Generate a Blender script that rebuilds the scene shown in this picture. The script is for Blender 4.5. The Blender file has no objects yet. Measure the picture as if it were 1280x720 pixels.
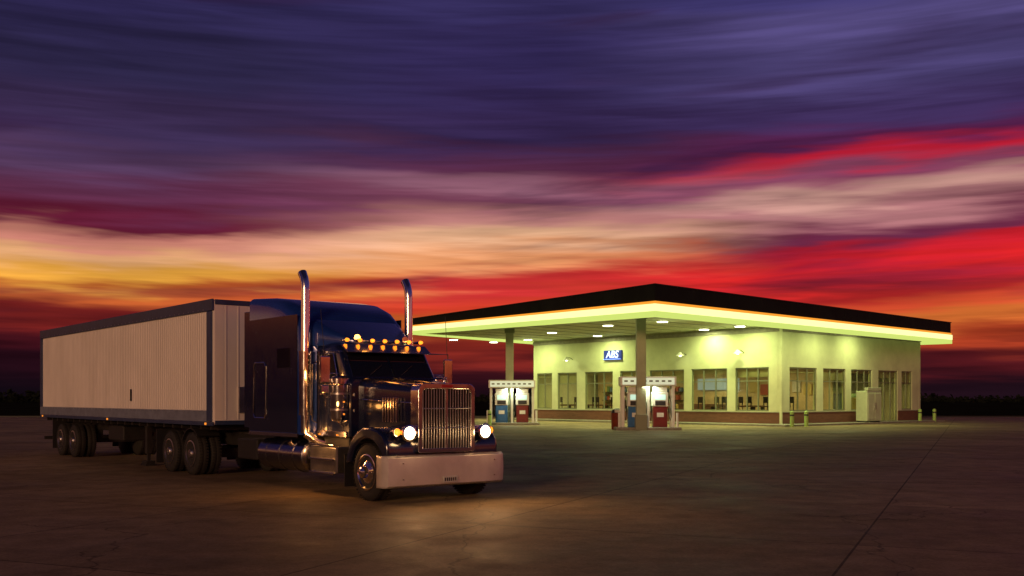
import bpy, bmesh, math, random
from mathutils import Vector, Matrix
random.seed(7)
scene=bpy.context.scene
COL=scene.collection
def lin(h):
    h=h.lstrip('#'); r=[int(h[i:i+2],16)/255 for i in (0,2,4)]
    return tuple((c/12.92 if c<=.04045 else ((c+.055)/1.055)**2.4) for c in r)+(1,)
# ---------------------------------------------------------------- materials
MATS={}
def mat(name,color=(.5,.5,.5),rough=.5,metal=0,emit=None,estr=0,coat=0,spec=.5,noise=0,nscale=4,bump=0,bscale=30,rvar=0,stretch=None):
    if name in MATS: return MATS[name]
    m=bpy.data.materials.new(name); m.use_nodes=True; nt=m.node_tree
    b=nt.nodes['Principled BSDF']
    b.inputs['Base Color'].default_value=(*color[:3],1); b.inputs['Roughness'].default_value=rough
    b.inputs['Metallic'].default_value=metal; b.inputs['Coat Weight'].default_value=coat
    b.inputs['Coat Roughness'].default_value=.08
    b.inputs['Specular IOR Level'].default_value=spec
    if emit: b.inputs['Emission Color'].default_value=(*emit[:3],1); b.inputs['Emission Strength'].default_value=estr
    tc=nt.nodes.new('ShaderNodeTexCoord'); src=tc.outputs['Object']
    if stretch:
        mp=nt.nodes.new('ShaderNodeMapping'); mp.inputs['Scale'].default_value=stretch; nt.links.new(src,mp.inputs[0]); src=mp.outputs[0]
    if noise or rvar:
        n=nt.nodes.new('ShaderNodeTexNoise'); n.inputs['Scale'].default_value=nscale; n.inputs['Detail'].default_value=6; n.inputs['Roughness'].default_value=.65
        nt.links.new(src,n.inputs['Vector'])
        if noise:
            r=nt.nodes.new('ShaderNodeMapRange'); r.inputs[1].default_value=.3; r.inputs[2].default_value=.7
            r.inputs[3].default_value=1-noise; r.inputs[4].default_value=1+noise*.5
            nt.links.new(n.outputs[0],r.inputs[0])
            mx=nt.nodes.new('ShaderNodeVectorMath'); mx.operation='SCALE'; mx.inputs[0].default_value=color[:3]
            nt.links.new(r.outputs[0],mx.inputs['Scale']); nt.links.new(mx.outputs[0],b.inputs['Base Color'])
        if rvar:
            r=nt.nodes.new('ShaderNodeMapRange'); r.inputs[1].default_value=.3; r.inputs[2].default_value=.7
            r.inputs[3].default_value=max(0.02,rough-rvar); r.inputs[4].default_value=rough+rvar
            nt.links.new(n.outputs[0],r.inputs[0]); nt.links.new(r.outputs[0],b.inputs['Roughness'])
    if bump:
        n=nt.nodes.new('ShaderNodeTexNoise'); n.inputs['Scale'].default_value=bscale; n.inputs['Detail'].default_value=4
        nt.links.new(tc.outputs['Object'],n.inputs['Vector'])
        bp=nt.nodes.new('ShaderNodeBump'); bp.inputs['Strength'].default_value=bump; bp.inputs['Distance'].default_value=.02
        nt.links.new(n.outputs[0],bp.inputs['Height']); nt.links.new(bp.outputs[0],b.inputs['Normal'])
    MATS[name]=m; return m
chrome=mat('chrome',(.82,.78,.74),.15,1,rvar=.06,nscale=3)
steel=mat('bumper_steel',(.70,.65,.60),.42,.35,rvar=.1,nscale=2,noise=.16)
alu=mat('aluminium',(.55,.54,.53),.35,1,noise=.2)
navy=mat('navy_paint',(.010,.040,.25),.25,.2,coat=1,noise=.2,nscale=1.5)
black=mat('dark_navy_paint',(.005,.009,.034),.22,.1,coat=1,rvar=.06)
frame_m=mat('frame_black',(.015,.014,.013),.6,0,noise=.4)
rubber=mat('tyre_rubber',(.018,.016,.014),.8,0,noise=.4,nscale=12,bump=.3)
glassd=mat('cab_glass',(.006,.007,.010),.05,0,coat=.3,spec=.6)
amber=mat('amber_lens',(.6,.2,.02),.3,emit=(1,.25,.015),estr=2.3)
amberd=mat('amber_dim',(.5,.2,.02),.3,emit=(1,.3,.03),estr=1.0)
redl=mat('red_lens',(.4,.01,.01),.3,emit=(1,.03,.01),estr=1.5)
headm=mat('headlamp_glow',(1,.9,.7),.2,emit=(1,.80,.46),estr=16)
tr_white=mat('trailer_panel',(.76,.71,.66),.42,.1,noise=.13,nscale=.9,rvar=.08,stretch=(1,1,.5))
tr_blue=mat('trailer_rail_navy',(.035,.055,.13),.4,.2,noise=.3)
tr_skirt=mat('trailer_lower_band',(.20,.23,.31),.45,.2,noise=.3)
grilled=mat('grille_dark',(.01,.009,.008),.6)
stucco=mat('stucco_wall',(.52,.55,.34),.85,noise=.2,nscale=.5,bump=.3,bscale=18)
soffitm=mat('soffit_panel',(.52,.56,.39),.7,noise=.12,nscale=.4)
roofd=mat('roof_fascia_dark',(.010,.014,.011),.7,noise=.4,nscale=.6,spec=.15)
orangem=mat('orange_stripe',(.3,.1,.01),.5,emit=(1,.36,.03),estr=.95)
stripm=mat('neon_fascia_strip',(.05,.06,.02),.5,emit=(.74,.92,.20),estr=.85)
stripw=mat('neon_fascia_core',(.05,.06,.02),.5,emit=(1.0,1.0,.42),estr=1.2)
downm=mat('downlight_lens',(1,1,.9),.3,emit=(1,1,.66),estr=10)
whitep=mat('white_enamel',(.68,.70,.62),.4,noise=.12,nscale=3)
bluep=mat('pump_blue',(.02,.13,.34),.35,coat=.4,noise=.2)
redp=mat('pump_red',(.16,.018,.015),.35,coat=.4,noise=.2)
blackp=mat('black_plastic',(.015,.015,.015),.5)
screenm=mat('pump_display',(.3,.5,.5),.3,emit=(.6,.9,.7),estr=.8)
fram=mat('window_frame',(.20,.22,.14),.45,.3)
concm=mat('island_concrete',(.24,.23,.18),.85,noise=.3,bump=.3)
tanw=mat('interior_wall',(.52,.42,.23),.8,noise=.35,nscale=.7)
woodm=mat('interior_wood',(.12,.055,.025),.5,noise=.4,nscale=5)
darkint=mat('interior_dark',(.03,.025,.02),.6)
binm=mat('bin_red',(.16,.02,.012),.45,noise=.3)
neonb=mat('neon_blue',(.2,.3,1),.4,emit=(.08,.16,1),estr=1.3)
neonw=mat('neon_white',(.6,.7,1),.4,emit=(.42,.55,1),estr=1.5)
def brickmat():
    m=bpy.data.materials.new('brick_plinth'); m.use_nodes=True; nt=m.node_tree; b=nt.nodes['Principled BSDF']
    tc=nt.nodes.new('ShaderNodeTexCoord'); sp=nt.nodes.new('ShaderNodeSeparateXYZ'); cb=nt.nodes.new('ShaderNodeCombineXYZ')
    nt.links.new(tc.outputs['Object'],sp.inputs[0]); nt.links.new(sp.outputs[0],cb.inputs[0]); nt.links.new(sp.outputs[2],cb.inputs[1])
    br=nt.nodes.new('ShaderNodeTexBrick'); br.inputs['Scale'].default_value=1; br.inputs['Brick Width'].default_value=.4; br.inputs['Row Height'].default_value=.13
    br.inputs['Mortar Size'].default_value=.008; br.inputs['Color1'].default_value=(.12,.045,.025,1); br.inputs['Color2'].default_value=(.15,.06,.034,1); br.inputs['Mortar'].default_value=(.11,.06,.04,1)
    nt.links.new(cb.outputs[0],br.inputs[0]); nt.links.new(br.outputs[0],b.inputs['Base Color']); b.inputs['Roughness'].default_value=.85
    return m
brick=brickmat()
def winglass():
    m=bpy.data.materials.new('window_glass'); m.use_nodes=True; nt=m.node_tree; nt.nodes.clear()
    o=nt.nodes.new('ShaderNodeOutputMaterial'); t=nt.nodes.new('ShaderNodeBsdfTransparent'); g=nt.nodes.new('ShaderNodeBsdfGlossy'); mx=nt.nodes.new('ShaderNodeMixShader')
    t.inputs[0].default_value=(.90,.94,.82,1); g.inputs['Roughness'].default_value=.05; mx.inputs[0].default_value=.10
    nt.links.new(t.outputs[0],mx.inputs[1]); nt.links.new(g.outputs[0],mx.inputs[2]); nt.links.new(mx.outputs[0],o.inputs[0]); return m
wglass=winglass()
# ---------------------------------------------------------------- mesh helpers
def empty(name,loc=(0,0,0),rotz=0):
    e=bpy.data.objects.new(name,None); e.location=loc; e.rotation_euler=(0,0,rotz); COL.objects.link(e); return e
def mk(name,bm,m,parent=None,smooth=False,bevel=0,loc=None,rotz=0,seg=2):
    bmesh.ops.recalc_face_normals(bm,faces=bm.faces)
    me=bpy.data.meshes.new(name); bm.to_mesh(me); bm.free()
    if smooth:
        for p in me.polygons: p.use_smooth=True
        me.set_sharp_from_angle(angle=math.radians(38))
    me.materials.append(m)
    o=bpy.data.objects.new(name,me); COL.objects.link(o)
    if parent: o.parent=parent
    if loc: o.location=loc
    if rotz: o.rotation_euler=(0,0,rotz)
    if bevel:
        b=o.modifiers.new('b','BEVEL'); b.width=bevel; b.segments=seg; b.limit_method='ANGLE'
    return o
def addbox(bm,x0,x1,y0,y1,z0,z1):
    if x0>x1:x0,x1=x1,x0
    if y0>y1:y0,y1=y1,y0
    v=[bm.verts.new(p) for p in ((x0,y0,z0),(x1,y0,z0),(x1,y1,z0),(x0,y1,z0),(x0,y0,z1),(x1,y0,z1),(x1,y1,z1),(x0,y1,z1))]
    for f in ((0,1,2,3),(4,5,6,7),(0,1,5,4),(1,2,6,5),(2,3,7,6),(3,0,4,7)): bm.faces.new([v[i] for i in f])
def boxes(name,lst,m,parent=None,bevel=0,**k):
    bm=bmesh.new()
    for b in lst: addbox(bm,*b)
    return mk(name,bm,m,parent,bevel=bevel,**k)
def addtube(bm,path,radii,seg=16,cap=True):
    path=[Vector(p) for p in path]
    if not isinstance(radii,(list,tuple)): radii=[radii]*len(path)
    rings=[];ref=None
    for i,p in enumerate(path):
        a=path[max(i-1,0)]; c=path[min(i+1,len(path)-1)]
        t=(c-a).normalized()
        if ref is None: ref=Vector((0,0,1)) if abs(t.z)<.9 else Vector((1,0,0))
        u=t.cross(ref).normalized(); w=t.cross(u).normalized()
        rings.append([bm.verts.new(p+u*math.cos(2*math.pi*j/seg)*radii[i]+w*math.sin(2*math.pi*j/seg)*radii[i]) for j in range(seg)])
    for a,b in zip(rings,rings[1:]):
        for j in range(seg): bm.faces.new((a[j],a[(j+1)%seg],b[(j+1)%seg],b[j]))
    if cap: bm.faces.new(rings[0]); bm.faces.new(rings[-1])
def tubes(name,lst,m,parent=None,seg=16,**k):
    bm=bmesh.new()
    for path,r in lst: addtube(bm,path,r,seg)
    return mk(name,bm,m,parent,smooth=True,**k)
def prism(name,poly,y0,y1,m,parent=None,bevel=0,smooth=False):
    bm=bmesh.new()
    a=[bm.verts.new((x,y0,z)) for x,z in poly]; b=[bm.verts.new((x,y1,z)) for x,z in poly]
    bm.faces.new(a); bm.faces.new(b); n=len(poly)
    for i in range(n): bm.faces.new((a[i],a[(i+1)%n],b[(i+1)%n],b[i]))
    return mk(name,bm,m,parent,bevel=bevel,smooth=smooth)
def rring(x,hw,z0,z1,rt,rb,n=5):
    pts=[]
    for cy,cz,r,a0 in ((hw-rt,z1-rt,rt,0),(-hw+rt,z1-rt,rt,90),(-hw+rb,z0+rb,rb,180),(hw-rb,z0+rb,rb,270)):
        for i in range(n+1):
            a=math.radians(a0+90*i/n); pts.append((x,cy+r*math.cos(a),cz+r*math.sin(a)))
    return pts
def loft(name,secs,m,parent=None,bevel=0):
    bm=bmesh.new(); rings=[[bm.verts.new(p) for p in rring(*s)] for s in secs]
    for a,b in zip(rings,rings[1:]):
        n=len(a)
        for j in range(n): bm.faces.new((a[j],a[(j+1)%n],b[(j+1)%n],b[j]))
    bm.faces.new(rings[0]); bm.faces.new(rings[-1])
    return mk(name,bm,m,parent,smooth=True,bevel=bevel)
def lathe(bm,prof,cx,cz,seg=40):
    rings=[[bm.verts.new((cx+r*math.cos(2*math.pi*j/seg),y,cz+r*math.sin(2*math.pi*j/seg))) for j in range(seg)] for y,r in prof]
    for a,b in zip(rings,rings[1:]):
        for j in range(seg): bm.faces.new((a[j],a[(j+1)%seg],b[(j+1)%seg],b[j]))
    bm.faces.new(rings[0]); bm.faces.new(rings[-1])
def wheel(parent,x,yo,side,w=.27,r=.51,rimmat=None,style='drive'):
    s=side; y=lambda d: s*(yo-d)
    bm=bmesh.new()
    lathe(bm,[(y(w),r*.6),(y(w),r*.86),(y(w-.03),r*.96),(y(w-.06),r),(y(w*.5+.02),r*1.0),(y(w*.5),r*.985),(y(w*.5-.02),r),(y(.06),r),(y(.03),r*.96),(y(0),r*.86),(y(.005),r*.66),(y(.02),r*.6)],x,r)
    mk('tyre',bm,rubber,parent,smooth=True)
    bm=bmesh.new()
    for i in range(44):
        a=2*math.pi*i/44
        c=Vector((x+math.cos(a)*(r+.001),0,r+math.sin(a)*(r+.001)))
        t=Vector((-math.sin(a),0,math.cos(a))); n=Vector((math.cos(a),0,math.sin(a)))
        for ya,yb in ((y(.02),y(.09)),(y(w-.09),y(w-.02))):
            vs=[]
            for tt,nn,yy in ((-1,0,0),(1,0,0),(1,1,0),(-1,1,0),(-1,0,1),(1,0,1),(1,1,1),(-1,1,1)):
                p=c+t*tt*.018+n*(nn*.012-.006); vs.append(bm.verts.new((p.x,yb if yy else ya,p.z)))
            for f in ((0,1,2,3),(4,5,6,7),(0,1,5,4),(1,2,6,5),(2,3,7,6),(3,0,4,7)): bm.faces.new([vs[q] for q in f])
    mk('tread',bm,rubber,parent)
    bm=bmesh.new()
    rm=rimmat or alu
    if style=='steer':
        lathe(bm,[(y(.05),r*.61),(y(-.005),r*.64),(y(-.01),r*.60),(y(.04),r*.54),(y(.03),r*.42),(y(-.02),r*.30),(y(-.03),r*.22),(y(-.10),r*.20),(y(-.13),r*.12),(y(-.14),r*.04)],x,r)
    else:
        lathe(bm,[(y(.05),r*.61),(y(-.005),r*.62),(y(-.01),r*.58),(y(.12),r*.54),(y(.17),r*.44),(y(.16),r*.30),(y(.12),r*.27),(y(.0),r*.22),(y(-.03),r*.18),(y(-.035),r*.05)],x,r)
    mk('rim',bm,rm,parent,smooth=True)
    bm=bmesh.new(); dd=.033 if style=='steer' else .165
    for i in range(10):
        a=2*math.pi*i/10
        px,pz=x+math.cos(a)*r*.36,r+math.sin(a)*r*.36
        addtube(bm,[(px,y(dd),pz),(px,y(dd-.035),pz)],.016,8)
    mk('lug_nuts',bm,chrome,parent)
    bm=bmesh.new()
    for i in range(10):
        a=2*math.pi*(i+.5)/10
        px,pz=x+math.cos(a)*r*.475,r+math.sin(a)*r*.475
        addtube(bm,[(px,y(dd+.02),pz),(px,y(dd-.012),pz)],.03,10)
    mk('rim_holes',bm,blackp,parent)
def light(name,kind,loc,energy,color,parent=None,size=.3,rot=None,spot=None,blend=.5):
    l=bpy.data.lights.new(name,kind); l.energy=energy; l.color=color
    if kind=='POINT': l.shadow_soft_size=size
    if kind=='AREA': l.shape='DISK'; l.size=size
    if kind=='SPOT': l.spot_size=spot; l.spot_blend=blend; l.shadow_soft_size=size
    o=bpy.data.objects.new(name,l); o.location=loc
    if rot: o.rotation_euler=rot
    COL.objects.link(o)
    if parent:o.parent=parent
    return o
# ---------------------------------------------------------------- camera
FPX=1288.; H=1.83; HY=498.
cam_d=bpy.data.cameras.new('camera'); cam=bpy.data.objects.new('camera',cam_d); COL.objects.link(cam)
cam.location=(0,0,H); cam.rotation_euler=(math.radians(90),0,0)
cam_d.sensor_width=36; cam_d.lens=36*FPX/1280; cam_d.shift_y=(HY-360)/1280; cam_d.clip_end=6000; cam_d.clip_start=.1
scene.camera=cam
# ---------------------------------------------------------------- tractor
TH=math.atan2(-.78,.626); TL=(-1.125,18.49,0)
T=empty('semi_truck',TL,TH)
def both(f):
    for s in(-1,1): f(s)
bm=bmesh.new()
prof=[(-.36,1.30),(-.14,1.30),(-.04,1.26),(0,1.15),(.012,.6),(.015,0)]
full=[(x,-y) for x,y in prof]+[(x,y) for x,y in reversed(prof[:-1])]
rows=[(.27,-.05),(.31,-.005),(.55,.012),(.79,-.005),(.83,-.05)]
grid=[[bm.verts.new((x+dx if abs(y)<1.29 else x,y,z)) for x,y in full] for z,dx in rows]
for a,b in zip(grid,grid[1:]):
    for j in range(len(full)-1): bm.faces.new((a[j],a[j+1],b[j+1],b[j]))
o=mk('bumper',bm,steel,T,smooth=True); sm=o.modifiers.new('s','SOLIDIFY'); sm.thickness=.02
boxes('licence_plate',[(.03,.045,-.16,.16,.33,.44)],mat('plate_white',(.5,.5,.45),.5),T,bevel=.004)
boxes('licence_text',[(.046,.049,-.13+.045*i,-.105+.045*i,.355,.415) for i in range(6)],blackp,T)
tubes('bumper_bolts',[([(.02,y,z),(.032,y,z)],.012) for y in (-1.0,1.0) for z in (.42,.7)],chrome,T,seg=10)
boxes('bumper_trim',[(-.03,.0,-1.1,1.1,.835,.85)],chrome,T)
boxes('frame_rails',[(-11.5,-.3,s*.38,s*.47,.72,1.0) for s in(-1,1)]+[(-x,-x-.1,-.37,.37,.75,.95) for x in (1.5,4,6.5,8,9.7,11.4)],frame_m,T)
boxes('axles',[(-.9,-.75,-1.0,1.0,.42,.56),(-9.0,-8.8,-.9,.9,.4,.62),(-10.5,-10.3,-.9,.9,.4,.62)],frame_m,T)
boxes('engine_block',[(-2.0,-.4,-.36,.36,.55,1.2),(-3.1,-2.01,-.9,.9,.6,1.09)],frame_m,T,bevel=.05)
# grille
GX=-.06
def grille_shell():
    bm=bmesh.new()
    outer=rring(GX,.62,.86,2.10,.14,.05); inner=rring(GX,.53,.94,2.0,.08,.03); back=rring(GX-.25,.62,.86,2.10,.14,.05); ib=rring(GX-.08,.53,.94,2.0,.08,.03)
    R=[[bm.verts.new(p) for p in r] for r in (back,outer,inner,ib)]
    for a,b in zip(R,R[1:]):
        n=len(a)
        for j in range(n): bm.faces.new((a[j],a[(j+1)%n],b[(j+1)%n],b[j]))
    mk('grille_shell',bm,chrome,T,smooth=True,bevel=.012)
grille_shell()
boxes('grille_backing',[(GX-.1,GX-.075,-.55,.55,.9,2.03)],grilled,T)
tubes('grille_bars',[([(GX-.035,-.50+i*1.0/17,.93),(GX-.035,-.50+i*1.0/17,2.01)],.009) for i in range(18)]+[([(GX-.03,-.53,z),(GX-.03,.53,z)],.010) for z in (1.3,1.65)],alu,T,seg=8)
boxes('grille_centre_bar',[(GX-.04,GX-.015,-.018,.018,.93,2.01)],chrome,T)
boxes('hood_badge',[(GX,GX+.01,-.12,.12,2.03,2.07)],mat('badge_red',(.4,.02,.02),.3),T)
tubes('hood_ornament',[([(GX-.1,0,2.10),(GX-.1,0,2.16),(GX-.02,0,2.2)],[.03,.02,.012]),([(GX-.02,0,2.2),(GX-.3,0,2.21)],[.012,.03])],chrome,T,seg=10)
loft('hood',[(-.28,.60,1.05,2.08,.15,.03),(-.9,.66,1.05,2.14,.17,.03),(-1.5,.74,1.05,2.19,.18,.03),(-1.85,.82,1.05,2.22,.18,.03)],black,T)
tubes('hood_centre_hinge',[([(-.3,0,2.08),(-.9,0,2.14),(-1.5,0,2.19),(-1.82,0,2.22)],.014)],black,T,seg=8)
both(lambda s:boxes('hood_side_vents',[(-.6-.09*i,-.64-.09*i,s*.69,s*.735,1.4,1.85) for i in range(6)],chrome,T,bevel=.005))
both(lambda s:tubes('hood_trim',[([(-.3,s*.625,1.75),(-1.8,s*.845,1.82)],.012)],chrome,T,seg=8))
def arc(cx,cz,r,a0,a1,n): return [(cx+r*math.cos(math.radians(a0+(a1-a0)*i/n)),cz+r*math.sin(math.radians(a0+(a1-a0)*i/n))) for i in range(n+1)]
WX=-.86
outer=[(-.16,.70),(-.15,.95),(-.18,1.08),(-.28,1.2),(-.45,1.28),(-.7,1.32),(-.98,1.31),(-1.22,1.22),(-1.42,1.05),(-1.54,.85),(-1.62,.62)]
inner=arc(WX,.51,.6,165,15,14)
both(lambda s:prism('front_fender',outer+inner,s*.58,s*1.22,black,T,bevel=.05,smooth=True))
both(lambda s:boxes('mud_flap',[(-1.66,-1.64,s*.75,s*1.2,.2,.8)],blackp,T))
for s in(-1,1): wheel(T,WX,1.2,s,style='steer',rimmat=chrome,w=.29)
for s in(-1,1):
    tubes('headlight_housing',[([(-.34,s*.83,1.22),(-.14,s*.83,1.22),(-.03,s*.83,1.22),(-.02,s*.83,1.22)],[.05,.13,.15,.135]),([(-.2,s*.83,1.22),(-.2,s*.6,1.22)],.03)],chrome,T,seg=24)
    tubes('headlight_lens',[([(-.03,s*.83,1.22),(-.008,s*.83,1.22)],[.118,.105])],headm,T,seg=24)
    tubes('turn_signal_housing',[([(-.3,s*1.02,1.24),(-.12,s*1.02,1.24)],[.04,.075])],chrome,T,seg=16)
    tubes('turn_signal',[([(-.12,s*1.02,1.24),(-.1,s*1.02,1.24)],[.065,.05])],amber,T,seg=16)
    light('headlight_beam','SPOT',(.03,s*.83,1.22),150,(1,.50,.19),T,size=.14,rot=(0,math.radians(-90+6),0) ,spot=math.radians(160),blend=1)
    light('headlight_halo','POINT',(.12,s*.83,1.2),6,(1,.58,.24),T,size=.08)
# cab
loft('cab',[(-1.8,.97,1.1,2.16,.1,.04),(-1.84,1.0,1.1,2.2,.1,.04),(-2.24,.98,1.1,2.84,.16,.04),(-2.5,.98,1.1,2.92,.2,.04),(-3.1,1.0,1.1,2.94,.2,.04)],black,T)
def pane(name,pts,m,off=.012,par=None):
    bm=bmesh.new(); P=[Vector(p) for p in pts]; n=(P[1]-P[0]).cross(P[2]-P[0]).normalized()*off
    a=[bm.verts.new(p+n) for p in P]; b=[bm.verts.new(p-n) for p in P]; bm.faces.new(a); bm.faces.new(b)
    for i in range(len(P)): bm.faces.new((a[i],a[(i+1)%len(P)],b[(i+1)%len(P)],b[i]))
    return mk(name,bm,m,par,bevel=.004)
def ws(y,t): return (-1.845-.395*t+.006,y,2.2+.635*t+.004)
for s in(-1,1):
    pane('windshield',[ws(s*.03,.06),ws(s*.88,.06),ws(s*.86,.86),ws(s*.03,.88)],glassd,.014,T)
tubes('windshield_frame',[([ws(-.9,.03),ws(-.88,.9),ws(.88,.9),ws(.9,.03),ws(-.9,.03)],.014),([ws(0,.03),ws(0,.9)],.014)],black,T,seg=8)
tubes('wipers',[([ws(.1,.03),(ws(.5,.4)[0]+.03,.5,ws(.5,.4)[2]+.02)],.008),([ws(-.6,.03),(ws(-.2,.4)[0]+.03,-.2,ws(-.2,.4)[2]+.02)],.008)],blackp,T,seg=6)
prism('sun_visor',[(-2.2,2.84),(-1.98,2.70),(-1.96,2.715),(-2.2,2.88)],-.95,.95,chrome,T,bevel=.005)
for s in(-1,1):
    pane('side_window',[(-2.22,s*1.0,2.12),(-2.95,s*1.005,2.12),(-2.95,s*1.0,2.68),(-2.42,s*.995,2.68)],glassd,.012,T)
    tubes('side_window_trim',[([(-2.2,s*1.01,2.1),(-2.97,s*1.01,2.1),(-2.97,s*1.01,2.7),(-2.42,s*1.005,2.7),(-2.2,s*1.01,2.1)],.012)],chrome,T,seg=8)
    tubes('door_seam',[([(-2.06,s*1.003,1.2),(-2.06,s*1.003,2.3)],.006),([(-3.0,s*1.006,1.2),(-3.0,s*1.006,2.75)],.006),([(-2.06,s*1.003,1.2),(-3.0,s*1.006,1.2)],.006)],chrome,T,seg=6)
    boxes('door_handle',[(-2.9,-2.74,s*1.0,s*1.05,1.9,1.94)],chrome,T,bevel=.01)
    tubes('grab_handle',[([(-3.06,s*1.02,1.35),(-3.06,s*1.12,1.4),(-3.06,s*1.12,2.5),(-3.06,s*1.02,2.55)],.016),([(-2.0,s*1.02,1.3),(-2.0,s*1.1,1.35),(-2.0,s*1.1,1.75),(-2.0,s*1.02,1.8)],.014)],chrome,T,seg=8)
    tubes('air_cleaner',[([(-1.98,s*1.12,1.38),(-1.98,s*1.12,1.42),(-1.98,s*1.12,1.46),(-1.98,s*1.12,2.08),(-1.98,s*1.12,2.10),(-1.98,s*1.12,2.2),(-1.98,s*1.12,2.26)],[.08,.15,.165,.165,.19,.19,.1])],chrome,T,seg=28)
    tubes('air_cleaner_straps',[([(-1.98,s*1.12,z),(-1.98,s*1.12,z+.035)],.172) for z in (1.6,1.9)]+[([(-1.8,s*.9,z),(-1.98,s*1.0,z)],.03) for z in(1.6,1.9)],alu,T,seg=28)
    boxes('air_cleaner_lamps',[(-1.83,-1.80,s*1.10,s*1.135,z,z+.03) for z in (1.52,1.75)],amberd,T,bevel=.008)
    boxes('mirror',[(-2.06,-2.0,s*1.30,s*1.50,2.12,2.62),(-2.05,-2.0,s*1.32,s*1.48,1.93,2.08)],chrome,T,bevel=.02)
    tubes('mirror_bracket',[([(-2.1,s*1.0,2.72),(-2.03,s*1.4,2.72),(-2.03,s*1.4,1.85),(-2.1,s*1.0,1.85)],.014),([(-2.1,s*1.0,2.3),(-2.03,s*1.4,2.3)],.01)],chrome,T,seg=8)
    sx=-3.18; sy=s*1.2
    tubes('exhaust_stack',[([(sx,sy,1.15),(sx,sy,2.95),(sx,sy,3.0),(sx,sy,3.95),(sx-.015,sy,4.08),(sx-.06,sy,4.2),(sx-.14,sy,4.31)],[.09,.09,.085,.085,.085,.085,.09])],chrome,T,seg=24)
    tubes('heat_shield',[([(sx,sy,1.5),(sx,sy,2.75)],.125)],chrome,T,seg=24)
    tubes('stack_clamps',[([(sx,sy,z),(sx,sy,z+.04)],.133) for z in (1.5,2.1,2.72)]+[([(sx,sy,1.15),(sx+.1,s*1.0,1.0),(sx+.3,s*.6,.9)],.09)],chrome,T,seg=20)
    boxes('shield_slots',[(sx+.119,sx+.128,sy-.02,sy+.02,1.6+.1*i,1.65+.1*i) for i in range(11)],blackp,T)
    boxes('battery_box',[(-3.0,-1.95,s*.72,s*1.2,.42,.92)],mat('step_box_steel',(.26,.25,.24),.4,.9,noise=.3),T,bevel=.03)
    boxes('step_plates',[(-2.95,-2.0,s*1.2,s*1.25,.93,.96),(-2.95,-2.0,s*1.2,s*1.26,.66,.69),(-2.95,-2.0,s*1.18,s*1.25,.40,.43)],chrome,T,bevel=.005)
    boxes('cab_sill_trim',[(-3.1,-1.9,s*1.004,s*1.03,1.1,1.2),(-5.7,-3.45,s*1.224,s*1.24,1.06,1.13)],chrome,T)
    boxes('sill_lamps',[(-x-.04,-x,s*1.031,s*1.045,1.12,1.145) for x in (2.2,2.9)],amberd,T)
    bm=bmesh.new()
    addtube(bm,[(-3.25,s*.9,.68),(-3.27,s*.9,.68),(-3.31,s*.9,.68),(-5.29,s*.9,.68),(-5.33,s*.9,.68),(-5.35,s*.9,.68)],[.1,.28,.33,.33,.28,.1],32)
    mk('fuel_tank',bm,mat('tank_dark_chrome',(.26,.27,.32),.22,1,rvar=.08,nscale=3),T,smooth=True)
    tubes('tank_straps',[([(-x,s*.9,.68),(-x-.05,s*.9,.68)],.34) for x in (3.7,4.3,4.9)],MATS['tank_dark_chrome'],T,seg=32)
    tubes('tank_cap',[([(-3.9,s*1.12,.9),(-3.9,s*1.18,.97)],.06)],chrome,T,seg=16)
    boxes('rear_fender_bracket',[(-6.6,-5.6,s*.55,s*1.1,.5,.95)],frame_m,T,bevel=.03)
    for x in(-8.95,-10.35):
        wheel(T,x,1.25,s); wheel(T,x,.93,s)
    boxes('rear_mud_flap',[(-11.25,-11.22,s*.65,s*1.25,.18,1.05)],blackp,T)
    prism('drive_fender',arc(-8.95,.51,.62,150,45,8)+arc(-8.95,.51,.59,45,150,8),s*.7,s*1.26,blackp,T)
    tubes('air_horn',[([(-3.0,s*.55,3.0),(-2.6,s*.55,3.0),(-2.35,s*.55,3.0),(-2.3,s*.55,3.0)],[.02,.025,.05,.07])],chrome,T,seg=16)
    tubes('antenna',[([(-2.06,s*1.4,2.7),(-2.15,s*1.42,3.5)],.006)],blackp,T,seg=6)
for i in range(7):
    y=-.84+i*.28
    tubes('roof_marker_base',[([(-2.42,y,2.95),(-2.2,y,2.95)],[.02,.036])],chrome,T,seg=12)
    tubes('roof_marker',[([(-2.2,y,2.95),(-2.15,y,2.95),(-2.12,y,2.95)],[.038,.032,.015])],amber,T,seg=12)
light('roof_marker_glow','POINT',(-2.0,-.4,3.05),6,(1,.34,.05),T,size=.1)
light('roof_marker_glow','POINT',(-2.0,.5,3.05),6,(1,.34,.05),T,size=.1)
light('air_cleaner_glow','POINT',(-1.78,-1.32,1.7),1.8,(1,.40,.09),T,size=.05)
light('door_step_glow','POINT',(-2.5,-1.5,1.1),26,(1,.42,.12),T,size=.08)
light('door_side_glow','POINT',(-2.6,-1.55,2.3),16,(1,.40,.10),T,size=.08)
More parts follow.
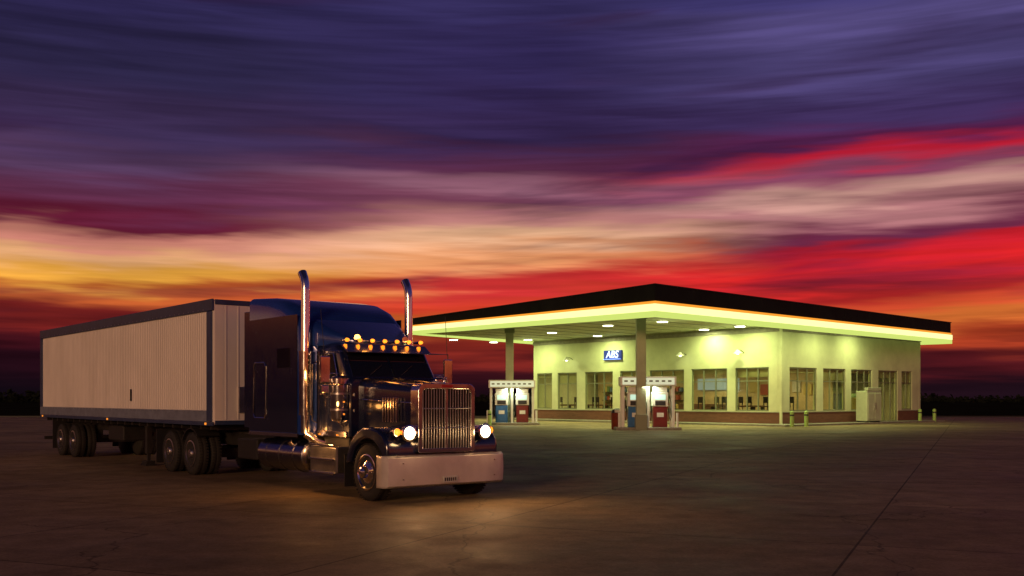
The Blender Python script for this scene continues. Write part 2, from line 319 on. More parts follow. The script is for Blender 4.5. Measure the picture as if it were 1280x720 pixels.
# sleeper
loft('sleeper',[(-3.12,.98,1.1,2.96,.2,.04),(-3.2,1.05,1.1,3.1,.22,.04),(-3.42,1.2,1.1,3.45,.26,.04),(-3.75,1.22,1.1,3.68,.26,.04),(-4.2,1.22,1.1,3.84,.24,.04),(-4.8,1.22,1.1,3.93,.2,.04),(-5.7,1.22,1.1,3.98,.14,.04)],navy,T)
loft('roof_fairing',[(-2.35,.55,2.86,2.97,.03,.03),(-2.6,.8,2.86,3.08,.08,.03),(-2.95,.98,2.86,3.24,.16,.03),(-3.3,1.1,2.86,3.40,.22,.03)],navy,T)
for s in(-1,1):
    bm=bmesh.new(); ring=[(-4.95+.0,s*1.235,1.42),(-4.88,s*1.235,1.5),(-4.88,s*1.235,2.5),(-4.95,s*1.235,2.58),(-5.4,s*1.235,2.58),(-5.47,s*1.235,2.5),(-5.47,s*1.235,1.5),(-5.4,s*1.235,1.42),(-4.95,s*1.235,1.42)]
    addtube(bm,ring,.016,8); mk('sleeper_hatch_trim',bm,chrome,T,smooth=True)
    boxes('sleeper_side_panel',[(-5.72,-3.5,s*1.215,s*1.226,1.14,3.5)],black,T)
    pane('sleeper_window',[(-3.8,s*1.232,2.45),(-4.35,s*1.232,2.45),(-4.35,s*1.232,2.85),(-3.8,s*1.232,2.85)],glassd,.008,T)
    boxes('side_extender',[(-6.0,-5.72,s*1.18,s*1.21,1.2,3.7)],black,T,bevel=.01)
tubes('air_lines',[([(-5.75,.2*k,1.9),(-6.3,.25*k,1.4),(-6.9,.3*k,1.5),(-7.5,.3*k,1.9)],.018) for k in(-1,0,1)],redp,T,seg=8)
boxes('deck_plate',[(-8.3,-5.8,-.45,.45,1.003,1.03),(-10.1,-9.1,-.5,.5,1.05,1.17)],alu,T)
boxes('rear_lamps',[(-11.52,-11.5,y,y+.12,.8,.9) for y in(-.4,-.2,.1,.3)],redl,T)
# ---------------------------------------------------------------- trailer
R=empty('semi_trailer',TL,TH)
x0,x1=-22.1,-7.5; W=1.3; Z0,Z1=1.22,4.1
boxes('trailer_body',[(x0,x1,-W+.02,W-.02,Z0,Z1-.01)],tr_white,R,bevel=.03)
for s in(-1,1):
    lst=[]; n=104
    for i in range(n):
        xx=x0+.3+i*(x1-x0-.68)/n
        lst.append((xx,xx+.05,s*(W-.022),s*(W-.006),Z0+.34,Z1-.27))
    boxes('side_ribs',lst,tr_white,R,bevel=.006,seg=1)
    boxes('top_rail',[(x0-.01,x1+.01,s*(W-.03),s*(W+.022),Z1-.26,Z1+.01)],tr_blue,R,bevel=.012)
    boxes('bottom_rail',[(x0-.01,x1+.01,s*(W-.03),s*(W+.02),Z0-.02,Z0+.07)],tr_blue,R,bevel=.01)
    boxes('lower_band',[(x0-.008,x1-.2,s*(W-.03),s*(W+.012),Z0+.075,Z0+.33)],tr_skirt,R,bevel=.005)
    boxes('corner_post',[(x1-.34,x1-.06,s*(W-.04),s*(W+.018),Z0+.075,Z1-.265),(x0-.012,x0+.22,s*(W-.04),s*(W+.018),Z0+.335,Z1-.265)],tr_blue,R,bevel=.02)
    tubes('rivets',[([(x0+.3+i*.3,s*(W+.02),z),(x0+.3+i*.3,s*(W+.027),z)],.012) for i in range(47) for z in (Z0+.30,Z1-.22)],alu,R,seg=6)
    boxes('side_markers',[(x,x+.08,s*(W+.02),s*(W+.035),Z0+.0,Z0+.05) for x in(x0+.3,-15,x1-.4)],amberd,R)
    boxes('side_latch',[(-13.03,-12.98,s*(W+.0),s*(W+.03),1.76,2.08)],frame_m,R,bevel=.008)
    boxes('landing_leg',[(-13.1,-12.95,s*.75,s*.9,.32,1.2),(-13.06,-12.99,s*.78,s*.87,.12,.4),(-13.2,-12.85,s*.7,s*.95,.05,.13)],frame_m,R,bevel=.01)
    boxes('landing_foot',[(-13.25,-12.8,s*.68,s*.97,0,.05)],frame_m,R)
    tubes('landing_brace',[([(-13.0,s*.82,.6),(-14.0,s*.6,1.15)],.03)],frame_m,R,seg=8)
    for x in(-18.5,-19.85):
        wheel(R,x,1.27,s); wheel(R,x,.95,s)
    boxes('trailer_mud_flap',[(-20.75,-20.72,s*.65,s*1.27,.2,1.15)],blackp,R)
    boxes('bogie_rail',[(-21.2,-16.8,s*.45,s*.58,.85,1.2),(-18.8,-18.2,s*.44,s*.6,.5,.84),(-20.15,-19.55,s*.44,s*.6,.5,.84)],frame_m,R)
    boxes('underride_post',[(-22.05,-21.95,s*.5,s*.6,.57,1.2)],frame_m,R)
    boxes('tail_lamps',[(x0-.03,x0-.01,s*1.0,s*1.2,1.25,1.35)],redl,R)
boxes('front_frame',[(x1-.02,x1+.016,-W+.05,W-.05,Z1-.12,Z1-.0),(x1-.02,x1+.016,-W+.05,W-.05,Z0,Z0+.1)],tr_blue,R,bevel=.01)
boxes('front_ribs',[(x1-.02,x1+.012,-W+.3+i*.3,-W+.33+i*.3,Z0+.12,Z1-.13) for i in range(8)],tr_white,R)
boxes('front_panel_box',[(x1+.013,x1+.07,-.7,-.3,1.5,2.1)],alu,R,bevel=.01)
boxes('front_markers',[(x1+.018,x1+.04,-.3+.3*i,-.2+.3*i,Z1-.10,Z1-.05) for i in range(3)],amberd,R)
boxes('cross_members',[(x0+.4+i*.6,x0+.5+i*.6,-1.2,1.2,Z0-.12,Z0-.021) for i in range(24)],frame_m,R)
boxes('underride_bar',[(-22.05,-21.95,-1.2,1.2,.45,.56)],frame_m,R)
boxes('landing_cross',[(-13.06,-13.0,-.74,.74,.8,.9)],frame_m,R)
boxes('trailer_axles',[(-18.57,-18.43,-1,1,.44,.58),(-19.92,-19.78,-1,1,.44,.58)],frame_m,R)
boxes('spare_carrier',[(-15.9,-14.6,-1.0,1.0,.62,1.05)],frame_m,R,bevel=.04)
# ---------------------------------------------------------------- station
S=empty('gas_station')
def px2w(px,Y): return (px-640)/FPX*Y
K=Vector((7.5,54)); RR=Vector((34.7,81.5)); A=Vector((-7.5,77)); B=Vector((14.5,104))
loop=[K,RR,B,A]; cen=sum(loop,Vector((0,0)))/4
def off(d): return [p+(p-cen).normalized()*d*1.25 for p in loop]
ztop=[7.8,7.8,7.8,7.75]; zd=[6.95,7.0,7.1,7.3]; zo=[6.80,6.85,6.93,7.19]; zb=[6.1,6.15,6.3,6.6]
zc=[a*.45+b*.55 for a,b in zip(zo,zb)]
def band(name,o_out,o_in,zt,zbm,m):
    bm=bmesh.new(); po=off(o_out); pi=off(o_in)
    r=[[bm.verts.new((p.x,p.y,z)) for p,z in zip(P,Z)] for P,Z in ((pi,zt),(po,zt),(po,zbm),(pi,zbm))]
    for a,b in ((0,1),(1,2),(2,3),(3,0)):
        for j in range(4): bm.faces.new((r[a][j],r[a][(j+1)%4],r[b][(j+1)%4],r[b][j]))
    return mk(name,bm,m,S)
band('roof_parapet',0,-.4,ztop,zd,roofd)
band('parapet_cap',.06,-.5,[z+.06 for z in ztop],[z+.005 for z in ztop],mat('cap_metal',(.03,.03,.03),.4,.6))
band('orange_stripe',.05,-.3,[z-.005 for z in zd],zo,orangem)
band('light_strip_core',.12,-.1,[z-.005 for z in zo],zc,stripw)
band('light_strip',.10,-.1,[z-.004 for z in zc],zb,stripm)
def polyslab(name,pts,z0,z1,m,par):
    bm=bmesh.new(); a=[bm.verts.new((p[0],p[1],z0)) for p in pts]; b=[bm.verts.new((p[0],p[1],z1)) for p in pts]
    bm.faces.new(a); bm.faces.new(b); n=len(pts)
    for i in range(n): bm.faces.new((a[i],a[(i+1)%n],b[(i+1)%n],b[i]))
    return mk(name,bm,m,par)
SZ=6.72
polyslab('soffit',off(-.12),SZ,SZ+.1,soffitm,S)
polyslab('roof_deck',off(-.42),7.4,7.5,roofd,S)
d1=(A-K).normalized(); d2=(RR-K).normalized()
bm=bmesh.new()
for i in range(1,12):
    p=K+d1*(27.0*i/12)+d2*.4; q_=p+d2*15
    addtube(bm,[(p.x,p.y,SZ-.01),(q_.x,q_.y,SZ-.01)],.025,6)
mk('soffit_seams',bm,fram,S)
bm=bmesh.new()
for P0,P1,nn in ((off(.006)[0],off(.006)[3],8),(off(.006)[0],off(.006)[1],11)):
    for i in range(1,nn):
        p=P0.lerp(P1,i/nn); addtube(bm,[(p.x,p.y,7.32),(p.x,p.y,7.78)],.012,6)
mk('parapet_joints',bm,mat('joint_dark',(.004,.004,.004),.8),S)
lp=[(567,424),(617,427),(690,415),(747,419),(828,401),(880,411),(925,407),(760,406),(660,424),(1000,408),(1055,413),(1110,418)]
for k,(px,py) in enumerate(lp):
    p=(HY-py)/(SZ-H); Y=FPX/p; X=px2w(px,Y)
    if px>=1000:
        t=(px-975)/(1188-975)*0.9; P=K+d2*(15+20*t)+Vector((-.711,.703))*.8; X,Y=P.x,P.y  # downlights under the right eave are added to light the side wall
    bm=bmesh.new(); addtube(bm,[(X,Y,SZ-.09),(X,Y,SZ-.06)],.33,20); mk('downlight_lens',bm,downm,S)
    bm=bmesh.new(); addtube(bm,[(X,Y,SZ-.055),(X,Y,SZ-.005)],.43,20); mk('downlight_rim',bm,whitep,S)
    light('downlight','AREA',(X,Y,SZ-.12),250 if px<1000 else 165,(.92,1,.40),S,size=.6)
    if k in(1,4,6,8): light('soffit_fill','POINT',(X,Y,SZ-1.3),40,(.92,1,.42),S,size=.4)  # unseen point lamps added below some downlights to brighten the soffit
# walls
C=Vector((18.0,69)); F=Vector((1.85,88)); E=Vector((32.5,82))
def wall(name,P0,P1,openings,h=SZ,flip=1):
    d=P1-P0; L=d.length; ang=math.atan2(d.y,d.x)
    par=empty(name,(P0.x,P0.y,0),ang); par.parent=S
    th=.3*flip
    lst=[];cur=0
    for a,b,z0,z1 in sorted(openings):
        lst.append((cur,a,0,th,0,h)); lst.append((a,b,0,th,z1,h))
        if z0>.2: lst.append((a,b,0,th,0,z0))
        cur=b
    lst.append((cur,L,0,th,0,h))
    boxes('wall',lst,stucco,par)
    pl=[];cur=0
    for a,b,z0,z1 in sorted(openings):
        if z0<.2: pl.append((cur,a,-.06*flip,-.003*flip,0,.86)); cur=b
    pl.append((cur,L,-.06*flip,-.003*flip,0,.86))
    boxes('brick_plinth',pl,brick,par)
    boxes('plinth_cap',[(a,b,-.1*flip,-.002*flip,.862,.92) for a,b,_,_,_,_ in pl],concm,par)
    fr=[];gl=[];bl=[]
    for k,(a,b,z0,z1) in enumerate(openings):
        f=.09; y0,y1=.06*flip,.16*flip
        fr+= [(a,a+f,y0,y1,z0,z1),(b-f,b,y0,y1,z0,z1),(a+f,b-f,y0,y1,z1-f,z1),(a+f,b-f,y0,y1,z0,z0+f)]
        if b-a>1.6:
            n=2 if b-a<2.6 else 3
            for i in range(1,n):
                m=a+(b-a)*i/n; fr.append((m-.035,m+.035,y0,y1,z0+f,z1-f))
        fr.append((a+f,b-f,y0+.01*flip,y1-.01*flip,z1-.95,z1-.89))
        gl.append((a+f,b-f,.10*flip,.11*flip,z0+f,z1-f))
        drop=(.3,.75,.2,.5,.9,.35,.6)[k%7]
        for j in range(int(drop/.09)): bl.append((a+f+.02,b-f-.02,.20*flip,.215*flip,z1-f-.09*(j+1),z1-f-.09*(j+1)+.06))
    if fr:
        boxes('window_frames',fr,fram,par); boxes('window_glass',gl,wglass,par); boxes('window_blinds',bl,mat('blind_slats',(.45,.38,.25),.7),par)
    return par,L
def tline(P0,P1,px):
    k=(px-640)/FPX; d=(P1-P0); L=d.length; d=d/L
    return (k*P0.y-P0.x)/(d.x-k*d.y)
zw0,zw1=.95,3.95
fo=[]
for a,b in ((671,690),(697,721),(731,766),(775,803),(812,855),(864,909),(919,961)):
    t0,t1=sorted((tline(F,C,a),tline(F,C,b))); fo.append((t0,t1,zw0,zw1))
ro=[]
for a,b,z in ((987,1021,zw0),(1029,1057,zw0),(1064,1090,zw0),(1098,1122,.05),(1127,1140,zw0)):
    t0,t1=sorted((tline(C,E,a),tline(C,E,b))); ro.append((t0,t1,z,zw1))
w1,L1=wall('front_wall',F,C,fo); w2,L2=wall('side_wall',C,E,ro)
e1=(F-C).normalized(); e2=(E-C).normalized()
G=F+e2*18
wall('left_wall',F,G,[],flip=-1)
wall('back_wall',E,G,[],flip=1)
def q(a,b): return C+e1*a+e2*b
polyslab('interior_floor',[q(.4,.4),q(24,.4),q(24,16),q(.4,16)],.0,.06,mat('interior_tile',(.25,.19,.11),.4),S)
polyslab('interior_ceiling',[q(.4,.4),q(24,.4),q(24,16),q(.4,16)],4.3,4.4,tanw,S)
def slab2(name,a0,a1,b0,b1,z0,z1,m): polyslab(name,[q(a0,b0),q(a1,b0),q(a1,b1),q(a0,b1)],z0,z1,m,S)
slab2('interior_partition',.4,24,7,7.2,.06,4.3,tanw)
slab2('interior_counter',8,13,5,5.8,.06,1.4,woodm); slab2('menu_board',8.5,12.5,6.8,6.95,2.5,3.4,mat('menu_glow',(.1,.15,.2),.5,emit=(.5,.55,.5),estr=.5))
cols=[(.30,.06,.03),(.08,.13,.20),(.45,.36,.12),(.12,.2,.08),(.5,.48,.40)]
gm=[mat('goods_%d'%i,c,.5) for i,c in enumerate(cols)]
for r_ in range(3):
    for i in range(26):
        a=14+i*.34
        if random.random()<.85: slab2('goods',a,a+.26,6.55,6.85,1.0+.7*r_,1.0+.7*r_+random.uniform(.25,.5),random.choice(gm))
    slab2('wall_shelf',14,23,6.5,6.95,.94+.7*r_,.99+.7*r_,darkint)
for i in range(6):
    a=2+i*.95; slab2('wall_picture',a,a+.7,6.9,6.98,2.1+.2*(i%2),2.9+.2*(i%2),gm[(i*2+2)%5])
for i,a in enumerate((2,4.2,6.4,15,17.2,19.4,21.6)):
    for bb in (1.2,3.2):
        slab2('interior_table',a,a+1.3,bb,bb+1.0,1.22,1.32,woodm); slab2('table_leg',a+.55,a+.75,bb+.4,bb+.6,.06,1.22,darkint)
        for da in(-.45,1.35):
            slab2('chair_seat',a+da,a+da+.45,bb+.2,bb+.75,.7,.76,darkint)
            o0=(0 if da<0 else .4)
            slab2('chair_back',a+da+o0,a+da+o0+.05,bb+.2,bb+.75,1.5,1.95,darkint)
            slab2('chair_back_post',a+da+o0,a+da+o0+.05,bb+.22,bb+.28,.76,1.5,darkint); slab2('chair_back_post',a+da+o0,a+da+o0+.05,bb+.67,bb+.73,.76,1.5,darkint)
            slab2('chair_legs',a+da+.02,a+da+.08,bb+.22,bb+.28,.06,.7,darkint); slab2('chair_legs',a+da+.36,a+da+.42,bb+.66,bb+.72,.06,.7,darkint)
for i,b in enumerate((7.6,9.4,11.2,13,14.8)):
    slab2('goods_shelf',1.6,2.4,b,b+1.3,.06,1.9+.3*(i%2),gm[i])
slab2('side_partition',6,6.2,.4+7,16,.06,4.3,tanw)
for a,b in ((3.5,3.5),(10,3.5),(17,3.5),(21,3.5),(3,12)):
    P=q(a,b); light('interior_lamp','AREA',(P.x,P.y,4.2),210,(1,.80,.40),S,size=1.0)
    slab2('interior_lamp_panel',a-.4,a+.4,b-.4,b+.4,4.24,4.28,mat('interior_lamp_glow',(1,.9,.7),.4,emit=(1,.8,.45),estr=4))
boxes('corner_pilaster',[(L1-.02,L1+.14,-.12,-.004,0,SZ)],stucco,w1)
boxes('wall_top_trim',[(0,L1-.05,-.09,-.005,SZ-.4,SZ-.1)],concm,w1); boxes('wall_top_trim',[(.1,L2,-.09,-.004,SZ-.4,SZ-.1)],concm,w2)
def wall_lamp(par,t,z=5.0):
    e=empty('wall_lamp',(t,0,z)); e.parent=par
    tubes('arm',[([(0,-.02,0),(0,-.35,.16),(0,-.7,.12)],.035)],fram,e,seg=8)
    tubes('shade',[([(0,-.7,.18),(0,-.7,.07),(0,-.7,-.08)],[.08,.16,.32])],whitep,e,seg=16)
    tubes('bulb',[([(0,-.7,-.04),(0,-.7,-.12)],[.09,.07])],downm,e,seg=12)
    light('bulb_light','POINT',(0,-.8,-.3),8,(.95,1,.5),e,size=.1)
for px in (716,858,930): wall_lamp(w1,tline(F,C,px))
def column(X,Y,w=.55):
    boxes('column',[(X-w/2,X+w/2,Y-w/2,Y+w/2,.0,SZ-.002)],mat('column_paint',(.34,.37,.24),.6,noise=.2,nscale=1),S,bevel=.03)
    boxes('column_collar',[(X-w/2-.08,X+w/2+.08,Y-w/2-.08,Y+w/2+.08,SZ-.3,SZ-.01),(X-w/2-.06,X+w/2+.06,Y-w/2-.06,Y+w/2+.06,.0,.9)],fram,S,bevel=.02)
column(px2w(801,59.5),59.5); column(px2w(637,72.5),72.5)
sg=empty('neon_sign')
t=tline(F,C,767); dd=(C-F).normalized(); P=F+dd*t; sg.location=(P.x,P.y,0); sg.rotation_euler=(0,0,math.atan2(dd.y,dd.x))
boxes('sign_panel',[(-.95,.95,-.16,-.03,4.85,5.6)],mat('sign_navy',(.01,.02,.12),.4,emit=(.03,.06,.6),estr=.25),sg,bevel=.03)
cu=bpy.data.curves.new('sign_text','FONT'); cu.body='ABS'; cu.size=.78; cu.extrude=.02; cu.shear=.2; cu.align_x='CENTER'; cu.align_y='CENTER'
to=bpy.data.objects.new('sign_text',cu); to.data.materials.append(neonw); to.location=(0,-.19,5.24); to.rotation_euler=(math.radians(90),0,0); COL.objects.link(to); to.parent=sg
tubes('sign_tube',[([(-.9,-.19,4.9),(.9,-.19,4.9)],.03)],neonb,sg,seg=8)
# pumps
def island(px,Y,colA,colB):
    e=empty('gas_pump',(px2w(px,Y),Y,0))
    boxes('island_kerb',[(-1.9,1.9,-.7,.7,0,.16)],concm,e,bevel=.04)
    for xx in(-1.68,1.68):
        tubes('guard_post',[([(xx,-.5,.16),(xx,-.5,1.0)],.07)],whitep,e,seg=12)
    boxes('shelter_posts',[(x-.08,x+.08,y-.07,y+.07,.16,2.55) for x in(-1.45,0.0,1.45) for y in(-.42,.42)],whitep,e,bevel=.01)
    boxes('topper',[(-1.62,1.62,-.58,.58,2.55,3.1)],whitep,e,bevel=.04)
    boxes('topper_face',[(-1.5,1.5,-.60,-.585,2.63,3.02)],mat('topper_glow',(.5,.55,.42),.4,emit=(.85,1,.7),estr=.5),e)
    boxes('topper_stripes',[(-1.4+i*.36,-1.2+i*.36,-.612,-.602,2.78,2.88) for i in range(8)],fram,e)
    for cx,mm in((-.72,colA),(.72,colB)):
        boxes('dispenser_body',[(cx-.42,cx+.42,-.3,.3,.16,1.35)],mm,e,bevel=.04)
        boxes('dispenser_head',[(cx-.46,cx+.46,-.32,.32,1.36,2.2)],whitep,e,bevel=.05)
        boxes('dispenser_crown',[(cx-.40,cx+.40,-.26,.26,2.21,2.5)],whitep,e,bevel=.03)
        boxes('dispenser_display',[(cx-.3,cx+.3,-.345,-.325,1.75,2.05)],screenm,e)
        boxes('dispenser_panel',[(cx-.3,cx+.3,-.34,-.325,1.42,1.68)],blackp,e)
        boxes('dispenser_lower',[(cx-.34,cx+.34,-.318,-.304,.3,1.2)],mm,e,bevel=.006)
        boxes('dispenser_label',[(cx-.2,cx+.2,-.328,-.320,.75,1.0)],whitep,e)
        for s in(-1,1):
            boxes('nozzle',[(cx+s*.47,cx+s*.55,-.25,-.1,1.0,1.4)],blackp,e,bevel=.02)
            tubes('hose',[([(cx+s*.5,-.2,2.1),(cx+s*.62,-.32,1.6),(cx+s*.64,-.34,.8),(cx+s*.58,-.3,.55),(cx+s*.52,-.25,.8),(cx+s*.51,-.2,1.1)],.022)],blackp,e,seg=8)
    light('topper_lamp','AREA',(0,-.45,2.5),75,(.95,1,.7),e,size=1.0)
    return e
island(640,71.5,bluep,redp); island(809,60.0,bluep,redp)
def bin_(px,Y):
    e=empty('trash_bin',(px2w(px,Y),Y,0))
    bm=bmesh.new(); addtube(bm,[(0,0,0),(0,0,.05),(0,0,.9),(0,0,.95),(0,0,.97)],[.28,.32,.34,.37,.36],20); mk('drum',bm,binm,e,smooth=True)
    bm=bmesh.new(); addtube(bm,[(0,0,.975),(0,0,1.15),(0,0,1.25)],[.34,.28,.1],20); mk('lid',bm,blackp,e,smooth=True)
    boxes('flap',[(-.16,.16,-.36,-.3,1.0,1.15)],alu,e)
bin_(771,61)
t=tline(C,E,1070); P=C+e2*t+Vector((e2.y,-e2.x))*1.0
ib=empty('ice_freezer',(P.x,P.y,.12),math.atan2(e2.y,e2.x)); gre=mat('freezer_pale_green',(.46,.56,.36),.4,noise=.15,nscale=2)
boxes('cabinet',[(-1.0,1.0,-.45,.45,.08,2.25)],gre,ib,bevel=.05); boxes('doors',[(-.93,-.03,-.49,-.455,.2,2.1),(.03,.93,-.49,-.455,.2,2.1)],gre,ib,bevel=.02)
boxes('feet',[(-.9,-.8,-.4,.4,0,.08),(.8,.9,-.4,.4,0,.08)],blackp,ib)
boxes('handles',[(-.12,-.08,-.55,-.5,.9,1.4),(.08,.12,-.55,-.5,.9,1.4)],alu,ib); boxes('header',[(-.95,.95,-.47,-.2,2.27,2.5)],gre,ib,bevel=.02)
for px,Y in((1150,79),(1168,80),(990,66),(1008,67),(612,70)):
    e=empty('bollard',(px2w(px,Y),Y,0)); tubes('post',[([(0,0,0),(0,0,.95),(0,0,1.03)],[.13,.13,.06])],mat('bollard_green',(.30,.50,.12),.5,noise=.2),e,seg=16)
    tubes('band',[([(0,0,.7),(0,0,.8)],.135)],blackp,e,seg=16)
n1=Vector((-e2.x,-e2.y)); n2=Vector((-e1.x,-e1.y))
polyslab('pavement',[C+n1*2.2+n2*1.8,C+n1*2.2+e1*27,C+e1*27,C,C+e2*20,C+e2*20+n2*1.8],.0,.12,concm,None)
# ---------------------------------------------------------------- ground
def groundmat(name,lot=True):
    m=bpy.data.materials.new(name); m.use_nodes=True; nt=m.node_tree; b=nt.nodes['Principled BSDF']; N=nt.nodes.new; Lk=nt.links.new
    tc=N('ShaderNodeTexCoord')
    def noise(s,d=6,r=.6,vec=None):
        n=N('ShaderNodeTexNoise'); n.inputs['Scale'].default_value=s; n.inputs['Detail'].default_value=d; n.inputs['Roughness'].default_value=r; Lk(vec or tc.outputs['Object'],n.inputs['Vector']); return n.outputs[0]
    def mr(v,a,b_,c,d):
        r=N('ShaderNodeMapRange'); r.inputs[1].default_value=a; r.inputs[2].default_value=b_; r.inputs[3].default_value=c; r.inputs[4].default_value=d; Lk(v,r.inputs[0]); return r.outputs[0]
    def mul(a,c):
        x=N('ShaderNodeMath'); x.operation='MULTIPLY'; Lk(a,x.inputs[0])
        if isinstance(c,float): x.inputs[1].default_value=c
        else: Lk(c,x.inputs[1])
        return x.outputs[0]
    if lot:
        mp=N('ShaderNodeMapping'); mp.inputs['Rotation'].default_value=(0,0,math.radians(24)); mp.inputs['Location'].default_value=(1.3,2.1,0); Lk(tc.outputs['Object'],mp.inputs[0])
        br=N('ShaderNodeTexBrick'); br.offset=0; br.inputs['Scale'].default_value=1; br.inputs['Brick Width'].default_value=5.2; br.inputs['Row Height'].default_value=5.2; br.inputs['Mortar Size'].default_value=.018; br.inputs['Mortar Smooth'].default_value=.3
        br.inputs['Color1'].default_value=(.85,.85,.85,1); br.inputs['Color2'].default_value=(1.12,1.12,1.12,1); br.inputs['Mortar'].default_value=(.3,.3,.3,1)
        Lk(mp.outputs[0],br.inputs[0])
        v=N('ShaderNodeTexVoronoi'); v.feature='DISTANCE_TO_EDGE'; v.inputs['Scale'].default_value=.16
        dn=N('ShaderNodeTexNoise'); dn.inputs['Scale'].default_value=1.2; dn.inputs['Detail'].default_value=5; Lk(tc.outputs['Object'],dn.inputs['Vector'])
        vm=N('ShaderNodeVectorMath'); vm.operation='ADD'; Lk(tc.outputs['Object'],vm.inputs[0]); Lk(dn.outputs[1],vm.inputs[1]); Lk(vm.outputs[0],v.inputs['Vector'])
        crack=mr(v.outputs['Distance'],0,.004,.45,1)
        big=mr(noise(.18,5,.65),.3,.7,.6,1.4); mid=mr(noise(1.6,6,.7),.3,.7,.7,1.3); fine=mr(noise(22,4,.7),.3,.7,.75,1.25)
        f=mul(mul(mul(big,mid),fine),crack)
        cm=N('ShaderNodeVectorMath'); cm.operation='SCALE'; cm.inputs[0].default_value=(.235,.175,.098); Lk(f,cm.inputs['Scale'])
        c2=N('ShaderNodeVectorMath'); c2.operation='MULTIPLY'; Lk(cm.outputs[0],c2.inputs[0]); Lk(br.outputs[0],c2.inputs[1])
        Lk(c2.outputs[0],b.inputs['Base Color'])
        rr=N('ShaderNodeMath'); rr.operation='ADD'; Lk(mr(noise(.35,5,.7),.35,.65,.55,.78),rr.inputs[0]); Lk(mr(noise(7,4,.6),.3,.7,-.05,.08),rr.inputs[1]); Lk(rr.outputs[0],b.inputs['Roughness'])
        b.inputs['Specular IOR Level'].default_value=.08
        h=N('ShaderNodeMath'); h.operation='ADD'; Lk(mul(noise(28,3,.7),.5),h.inputs[0]); Lk(mul(noise(2.5,4,.6),.5),h.inputs[1])
        bp=N('ShaderNodeBump'); bp.inputs['Strength'].default_value=.3; bp.inputs['Distance'].default_value=.02; Lk(h.outputs[0],bp.inputs['Height']); Lk(bp.outputs[0],b.inputs['Normal'])
    else:
        cm=N('ShaderNodeVectorMath'); cm.operation='SCALE'; cm.inputs[0].default_value=(.018,.020,.012); Lk(mr(noise(.05,8,.7),.3,.7,.5,1.5),cm.inputs['Scale']); Lk(cm.outputs[0],b.inputs['Base Color']); b.inputs['Roughness'].default_value=1; b.inputs['Specular IOR Level'].default_value=.0
    return m
def sheet(name,x0,x1,y0,y1,z,m):
    bm=bmesh.new(); vs=[bm.verts.new(p) for p in ((x0,y0,z),(x1,y0,z),(x1,y1,z),(x0,y1,z))]; bm.faces.new(vs); return mk(name,bm,m)
sheet('ground_field',-3000,3000,-3000,3500,-.02,groundmat('field_grass',False))
sheet('concrete_lot',-160,160,-40,100,0,groundmat('lot_concrete',True))
boxes('lot_kerb',[(-160,160,100,100.25,0,.13)],frame_m)
bm=bmesh.new()
for i in range(3000):
    a=math.radians(random.uniform(-62,62)); d=random.uniform(480,700)
    w=math.sin(a*9)+math.sin(a*23+1)*.6+math.sin(a*57)*.4
    h=max(1.8,(4.2+w*1.1)*random.uniform(.6,1.2)); X=math.sin(a)*d; Y=math.cos(a)*d; r=h*random.uniform(.5,.9)
    for k in range(5):
        cx,cy,cz=X+random.uniform(-r,r),Y+random.uniform(-r,r),random.uniform(.1,.95)*h
        s=r*random.uniform(.35,.7)
        vs=[bm.verts.new((cx+random.uniform(-s,s),cy+random.uniform(-s,s),cz+random.uniform(-s,s)*.8)) for _ in range(4)]
        for f in((0,1,2),(0,1,3),(0,2,3),(1,2,3)): bm.faces.new([vs[j] for j in f])
mk('distant_treeline',bm,mat('foliage_dark',(.014,.018,.012),.95,spec=.02,noise=.4,nscale=.05))
# ---------------------------------------------------------------- world
w=bpy.data.worlds.new('World'); scene.world=w; w.use_nodes=True; nt=w.node_tree; nt.nodes.clear(); N=nt.nodes.new; Lk=nt.links.new
out=N('ShaderNodeOutputWorld'); bg=N('ShaderNodeBackground'); Lk(bg.outputs[0],out.inputs[0])
tc=N('ShaderNodeTexCoord'); sp=N('ShaderNodeSeparateXYZ'); Lk(tc.outputs['Generated'],sp.inputs[0])
def M(op,a,b=None,c=None,clamp=False):
    n=N('ShaderNodeMath'); n.operation=op; n.use_clamp=clamp
    for i,v in enumerate((a,b,c)):
        if v is None: continue
        if isinstance(v,(int,float)): n.inputs[i].default_value=v
        else: Lk(v,n.inputs[i])
    return n.outputs[0]
def mrw(v,a,b,c,d):
    r=N('ShaderNodeMapRange'); r.interpolation_type='SMOOTHSTEP'; r.inputs[1].default_value=a; r.inputs[2].default_value=b; r.inputs[3].default_value=c; r.inputs[4].default_value=d; Lk(v,r.inputs[0]); return r.outputs[0]
x,y,z=sp.outputs
U=M('ARCTAN2',x,y); hyp=M('SQRT',M('ADD',M('MULTIPLY',x,x),M('MULTIPLY',y,y)))
V=M('DIVIDE',z,M('MAXIMUM',hyp,.01))
def nz(su,sv,tilt,seed,det=6,r=.55,dist=0):
    cb=N('ShaderNodeCombineXYZ'); Lk(M('MULTIPLY',U,su),cb.inputs[0]); Lk(M('MULTIPLY',M('ADD',V,M('MULTIPLY',U,tilt)),sv),cb.inputs[1]); cb.inputs[2].default_value=seed
    n=N('ShaderNodeTexNoise'); n.inputs['Scale'].default_value=1; n.inputs['Detail'].default_value=det; n.inputs['Roughness'].default_value=r; n.inputs['Distortion'].default_value=dist
    Lk(cb.outputs[0],n.inputs['Vector']); return n.outputs[0]
n1_=nz(2.6,15,-.06,1.3,4,.5,.3); n2_=nz(3.2,46,.05,5.1,5,.5,.2); n3_=nz(5,120,-.02,9.7,4,.5,.15); n4_=nz(2.0,20,-.08,14.2,5,.5,.4)
Vd=M('ADD',V,M('ADD',M('MULTIPLY',M('SUBTRACT',n1_,.5),.075),M('MULTIPLY',M('SUBTRACT',n2_,.5),.055)))
Vd=M('ADD',Vd,M('MULTIPLY',M('SUBTRACT',n3_,.5),.012))
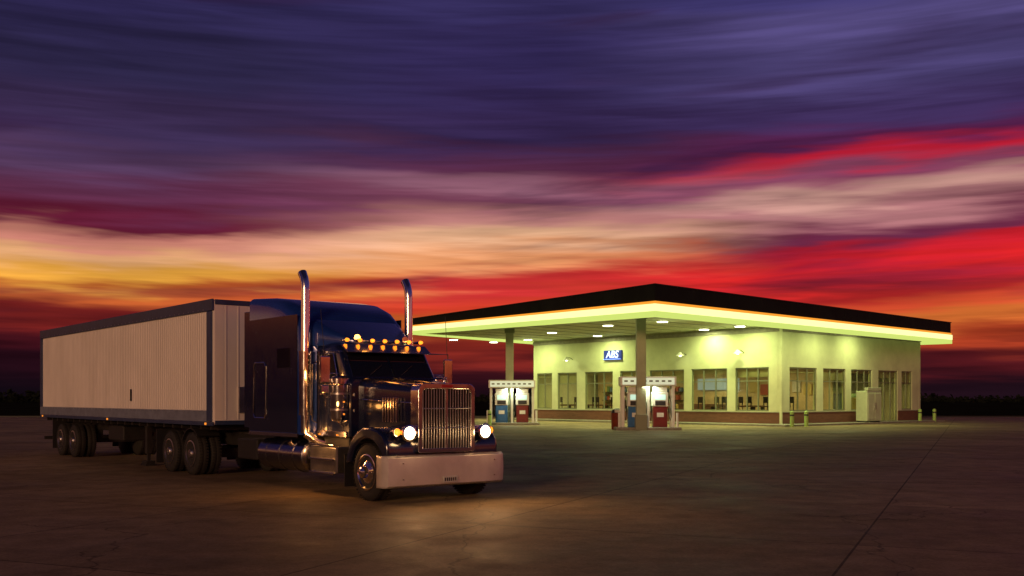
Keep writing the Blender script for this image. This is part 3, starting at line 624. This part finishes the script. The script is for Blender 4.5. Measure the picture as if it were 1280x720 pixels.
Vd=M('ADD',Vd,mrw(U,-.40,-.10,.032,.015))
tt=M('DIVIDE',Vd,.4,clamp=True)
def ramp(stops):
    r=N('ShaderNodeValToRGB'); r.color_ramp.interpolation='EASE'; el=r.color_ramp.elements
    el[0].position=stops[0][0]; el[0].color=lin(stops[0][1]); el[1].position=stops[-1][0]; el[1].color=lin(stops[-1][1])
    for p,c in stops[1:-1]:
        e=el.new(p); e.color=lin(c)
    Lk(tt,r.inputs[0]); return r.outputs[0]
Lr=ramp([(0,'0b0a12'),(.07,'120a13'),(.15,'240c16'),(.22,'44121b'),(.27,'6e1e1c'),(.31,'b8582a'),(.35,'eaa540'),(.39,'dfa472'),(.43,'c07a6a'),(.465,'641c34'),(.52,'5e2c48'),(.60,'54395a'),(.70,'382a4c'),(.85,'2a2444'),(1,'2b254c')])
Cr=ramp([(0,'100a13'),(.08,'3a121a'),(.15,'8a2a20'),(.22,'dc6a2a'),(.28,'d8402a'),(.33,'c43030'),(.38,'ea9a66'),(.43,'f0b890'),(.47,'b87a76'),(.52,'844860'),(.575,'8e5c6e'),(.63,'502640'),(.7,'32244a'),(.85,'2f2650'),(1,'332c58')])
Rr=ramp([(0,'120c16'),(.06,'22101a'),(.11,'50161c'),(.16,'a83c22'),(.205,'e07434'),(.25,'dc5030'),(.29,'a82424'),(.335,'e42626'),(.375,'c01e2a'),(.41,'6a2844'),(.46,'a86e72'),(.50,'c08e84'),(.55,'803c58'),(.59,'b01c32'),(.63,'54204a'),(.7,'3a2a54'),(.8,'4a4070'),(.9,'504678'),(1,'3a3466')])
def mixc(f,a,b,bt='MIX'):
    m=N('ShaderNodeMix'); m.data_type='RGBA'; m.blend_type=bt
    if isinstance(f,(int,float)): m.inputs[0].default_value=f
    else: Lk(f,m.inputs[0])
    for i,v in ((6,a),(7,b)):
        if isinstance(v,tuple): m.inputs[i].default_value=v
        else: Lk(v,m.inputs[i])
    return m.outputs[2]
Uw=M('ADD',U,M('MULTIPLY',M('SUBTRACT',n4_,.5),.25))
c=mixc(mrw(Uw,-.32,-.02,0,1),Lr,Cr); c=mixc(mrw(Uw,.02,.30,0,1),c,Rr)
dk=M('MULTIPLY',mrw(n4_,.54,.70,0,.6),mrw(V,.05,.12,0,1))
c=mixc(dk,c,lin('2e1a38'))
br_=M('MULTIPLY',mrw(n3_,.3,.7,.84,1.16),mrw(n2_,.3,.7,.80,1.2))
br_=M('MULTIPLY',br_,mrw(V,.42,1.2,1,.2))
cs=N('ShaderNodeVectorMath'); cs.operation='SCALE'; Lk(c,cs.inputs[0]); Lk(br_,cs.inputs['Scale'])
Lk(cs.outputs[0],bg.inputs[0]); bg.inputs[1].default_value=1.0
sl=bpy.data.lights.new('warm_fill','SUN'); sl.energy=1.15; sl.color=(1,.54,.28); sl.angle=math.radians(12)  # warm fill added from behind the camera to light truck and trailer; sunset lies ahead
so=bpy.data.objects.new('warm_fill',sl); COL.objects.link(so)
dirv=Vector((.34,.92,-.19)); so.rotation_euler=dirv.to_track_quat('-Z','Y').to_euler()
scene.view_settings.view_transform='Standard'; scene.view_settings.look='None'; scene.view_settings.exposure=0
